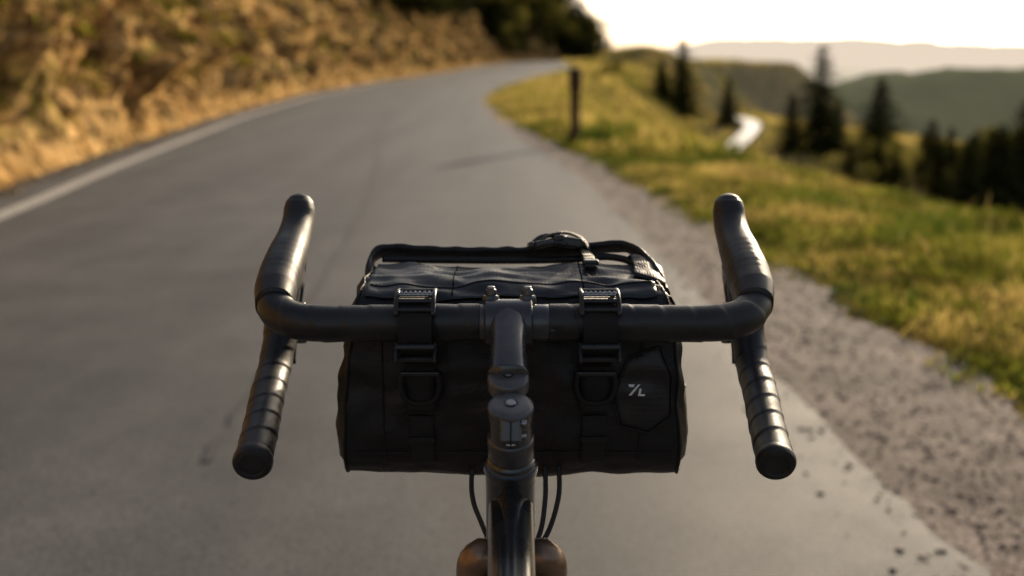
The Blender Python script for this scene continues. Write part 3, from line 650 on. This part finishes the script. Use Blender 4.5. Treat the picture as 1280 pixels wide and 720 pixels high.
drape_grid('side_flap',lambda u,v:(.116+.030*u+.003*math.sin(v*3),.925+.078*v,topz(min(.138,.118+.03*u),.925+.075*v,.006)-.010*u*u+.008*(v)),14,14,M_bag,.002)
sweep('side_webbing',[(.137,.895,1.040),(.142,.905,1.038),(.1505,.91,1.02),(.1545,.905,.985)],.007,M_web,bag,16,.004,ell=(.2,1),up=(0,1,0),n_exp=4)
bk=lambda n,l,s,r=(0,0,0),b=.0015,m=M_buck: box(n,l,s,m,bag,r,b)
bk('top_buckle_male',(.034,1.004,1.0700),(.024,.018,.008),(R(-15),R(-10),R(8)),.002)
bk('top_buckle_female',(.060,1.004,1.0715),(.026,.022,.011),(R(-10),R(6),R(-6)),.003)
bk('top_buckle_latch',(.047,.998,1.0765),(.011,.012,.006),(R(-18),R(-6),R(12)),.0015)
bk('top_buckle_bar',(.019,1.004,1.0690),(.005,.024,.006),(R(-12),R(-6),R(6)),.0015)
sweep('top_buckle_loop',[(.024,1.006,1.070),(.040,1.008,1.079),(.056,1.008,1.0810),(.071,1.004,1.0755),(.079,1.0,1.064)],.0028,M_web,bag,12,.003,ell=(1.8,.5))
sweep('top_buckle_prong_1',[(.020,1.012,1.068),(.030,1.013,1.0755),(.044,1.012,1.0775),(.056,1.01,1.074)],.0026,M_buck,bag,10,.003)
sweep('top_buckle_prong_2',[(.020,.998,1.066),(.030,.992,1.071),(.044,.991,1.0735),(.056,.994,1.070)],.0026,M_buck,bag,10,.003)
sweep('top_strap_tail',[(.068,1.006,1.064),(.0745,.99,1.063),(.0765,.965,1.0605),(.0765,.94,1.0585)],.006,M_web,bag,14,.004,ell=(1,.2),n_exp=4)
bk('strap_keeper',(.0765,.952,1.061),(.016,.010,.006),(0,0,0),.002)
for sg in(-1,1):
    P=[]
    for j in range(0,nP,4):
        bp_=bag_pt(sg*.975,2*math.pi*j/nP); P.append(tuple(bp_+(bp_-Vector((bp_.x,yc,zc)))*.008))
    P.append(P[0]); sweep('end_piping_%d'%sg,P,.0013,M_web,bag,10,.004,caps=False)
seam('rear_seam_low',[(x,rear(x,.897,.0006),.897) for x in np.linspace(-.146,.146,60)],.0011,M_web)
for i,xs in enumerate((-.118,.118)):
    seam('rear_seam_v%d'%i,[(xs,rear(xs,z,.0006),z) for z in np.linspace(.885,1.02,30)],.0010,M_web)
for i,xs in enumerate((-.083,.0755)):
    w=.0145
    path=[(.895,topz(xs,.895,.004)),(.872,1.050),(.853,1.0525),(.840,1.0515),(.828,1.0470),(.8205,1.038),(.8185,1.029),(.8205,1.018),(.826,1.009),(.836,1.000),(rear(xs,.990,.006)-.006,.990),(rear(xs,.978,.004),.978),(rear(xs,.962,.004),.962),(rear(xs,.945,.004),.945)]
    C=catmull([(xs,a,b) for a,b in path],.003)
    V=[];F=[]; d=np.gradient(C,axis=0); d/=np.linalg.norm(d,axis=1)[:,None]; nn=np.stack([np.zeros(len(C)),d[:,2],-d[:,1]],1)
    for q in range(len(C)):
        for (dx,o) in ((-w,-.0011),(-w,.0011),(-w*.8,.0016),(w*.8,.0016),(w,.0011),(w,-.0011)):
            V.append(C[q]+np.array([dx,0,0])-nn[q]*o)
        if q:
            for k in range(6):
                a=(q-1)*6+k; b=(q-1)*6+(k+1)%6; F.append((a,b,b+6,a+6))
    F.append((0,1,2,3,4,5)); F.append(tuple(len(V)-1-k for k in range(6)))
    mesh_obj('strap_%d'%i,V,F,M_web,bag,smooth=False)
    for k,(yy,zz) in enumerate(((.8455,1.0570),(.8365,1.0560),(.8285,1.0515),(.8225,1.0450))):
        box('ladder_rung_%d_%d'%(i,k),(xs,yy,zz),(.031,.0042,.0034),M_steel if k in(1,) else M_buck,bag,(R(-10-14*k),0,0),.001)
    for sg in(-1,1):
        sweep('ladder_side_%d_%d'%(i,sg),[(xs+sg*.0158,.850,1.0565),(xs+sg*.0158,.838,1.0565),(xs+sg*.0158,.827,1.051),(xs+sg*.0158,.8195,1.041)],.0022,M_buck,bag,10,.003)
    for k in range(7): box('buckle_tooth_%d_%d'%(i,k),(xs-.012+.004*k,.8325,1.0585),(.0018,.006,.002),M_steel,bag,(R(-20),0,0),.0004)
    box('keeper_upper_%d'%i,(xs,.8175,1.014),(.034,.005,.0045),M_buck,bag,(R(-30),0,0),.0015)
    box('keeper_lower_%d'%i,(xs,.829,1.000),(.034,.005,.0045),M_buck,bag,(R(-45),0,0),.0015)
    for sg in(-1,1): box('keeper_side_%d_%d'%(i,sg),(xs+sg*.0165,.8235,1.007),(.003,.006,.018),M_buck,bag,(R(-38),0,0),.001)
    drape_grid('strap_tail_%d'%i,lambda u,v:(xs-.013+.026*u,rear(xs,.985-.045*v,.0065)-.0015*math.sin(3.1*v),.985-.045*v),4,14,M_web,.002)
    yr=rear(xs,.955,.008)
    sweep('d_loop_%d'%i,[(xs-.0165,yr-.004,.978),(xs-.0172,yr-.003,.964),(xs-.012,yr-.002,.9525),(xs,yr-.001,.9490),(xs+.012,yr-.002,.9525),(xs+.0172,yr-.003,.964),(xs+.0165,yr-.004,.978)],.0025,M_web,bag,12,.002)
    box('d_loop_bar_%d'%i,(xs,yr-.004,.978),(.036,.005,.005),M_buck,bag,(0,0,0),.0015)
    drape_grid('lower_webbing_%d'%i,lambda u,v:(xs-.011+.022*u,rear(xs-.011+.022*u,.935-.05*v,.002),.935-.05*v),6,14,M_web,.0015)
    box('lower_stitch_%d'%i,(xs,rear(xs,.912,.0045),.912),(.024,.003,.006),M_web,bag,(0,0,0),.001)
m,nt,out=new_mat('hex_rubber_patch'); L=nt.links; tc=N(nt,'ShaderNodeTexCoord')
v=N(nt,'ShaderNodeTexVoronoi',i_Scale=190.0,i_Randomness=.0,feature='DISTANCE_TO_EDGE'); L.new(tc.outputs['Object'],v.inputs['Vector'])
b=N(nt,'ShaderNodeBsdfPrincipled',i_Roughness=.45)
nn_=N(nt,'ShaderNodeTexNoise',i_Scale=30.0); L.new(tc.outputs['Object'],nn_.inputs['Vector']); rr=ramp(nt,nn_.outputs[0],[(.3,(.010,.010,.011)),(.7,(.016,.016,.018))]); L.new(rr.outputs[0],b.inputs['Base Color'])
bp=N(nt,'ShaderNodeBump',i_Strength=.8,i_Distance=.0006); L.new(v.outputs['Distance'],bp.inputs['Height']); L.new(bp.outputs[0],b.inputs['Normal']); L.new(b.outputs[0],out.inputs[0]); M_hex=m
poly=[(.091,.955),(.106,.990),(.134,1.000),(.1455,.973),(.1460,.935),(.126,.918),(.099,.925)]
cx=sum(p[0] for p in poly)/7; cz=sum(p[1] for p in poly)/7
V=[];F=[]; rings=10; per=56
bd=[]
for k in range(per):
    f=k*7/per; i=int(f); t=f-i; p,q=poly[i],poly[(i+1)%7]; bd.append((p[0]+(q[0]-p[0])*t,p[1]+(q[1]-p[1])*t))
for r_ in range(rings+1):
    f=r_/rings
    for (x,z) in bd:
        xx=cx+(x-cx)*f; z_=cz+(z-cz)*f; V.append((xx,rear(xx,z_,.0018 if f<.99 else -.0005),z_))
for r_ in range(rings):
    for k in range(per):
        kk=(k+1)%per; F.append((r_*per+k,r_*per+kk,(r_+1)*per+kk,(r_+1)*per+k))
mesh_obj('rubber_patch',V,F,M_hex,bag)
P=[(x,rear(x,z,.0014),z) for x,z in bd[::2]]; P.append(P[0]); sweep('patch_border',P,.0010,M_bag,bag,8,.004,caps=False)
M_wh=simple('white_print',(.8,.8,.8),.5,nscale=200,var=.05)
def printed(name,pl):
    V=[(x,rear(x,z,.0026),z) for x,z in pl]; mesh_obj(name,V,[tuple(range(len(pl)))],M_wh,bag,smooth=False)
mx_,mz=.1125,.9600
def q4(n,pts): printed(n,[(mx_+a*.001,mz+b*.001) for a,b in pts])
q4('mark_flag',[(-6.5,5.0),(-.6,5.0),(-1.6,2.6),(-5.6,2.6)])
q4('mark_leg',[(2.4,5.0),(4.4,5.0),(-3.6,-5.0),(-6.2,-5.0)])
q4('mark_stem',[(3.6,1.6),(5.6,1.6),(4.2,-5.0),(2.0,-5.0)])
q4('mark_foot',[(4.6,-3.2),(8.6,-3.2),(8.0,-5.0),(4.2,-5.0)])
# ================================================================ world, sun, camera
EL,AZ=16,27
W=bpy.data.worlds.new('World'); S.world=W; W.use_nodes=True; nt=W.node_tree; nt.nodes.clear()
sk=nt.nodes.new('ShaderNodeTexSky'); sk.sky_type='NISHITA'; sk.sun_disc=False; sk.sun_elevation=R(EL); sk.sun_rotation=R(AZ); sk.dust_density=6.0; sk.air_density=1.0; sk.altitude=600
hs=nt.nodes.new('ShaderNodeHueSaturation'); hs.inputs['Saturation'].default_value=.7
bg=nt.nodes.new('ShaderNodeBackground'); bg.inputs[1].default_value=.14; wo=nt.nodes.new('ShaderNodeOutputWorld')
nt.links.new(sk.outputs[0],hs.inputs['Color']); nt.links.new(hs.outputs[0],bg.inputs[0]); nt.links.new(bg.outputs[0],wo.inputs[0])
sl=bpy.data.lights.new('sun','SUN'); sl.energy=5.0; sl.angle=R(1.2); sl.color=(1,.81,.57)
so=bpy.data.objects.new('sun',sl); S.collection.objects.link(so); so.rotation_euler=(R(90-EL),0,R(180-AZ))
cd=bpy.data.cameras.new('camera'); cd.lens=35; cd.sensor_width=36; cd.clip_start=.02; cd.clip_end=12000
cd.dof.use_dof=True; cd.dof.focus_distance=.875; cd.dof.aperture_fstop=3.4
co=bpy.data.objects.new('camera',cd); S.collection.objects.link(co); co.location=(0,0,1.25); co.rotation_euler=(R(90-12.7),0,0)
S.camera=co
S.view_settings.view_transform='Standard'; S.view_settings.look='None'; S.view_settings.exposure=0
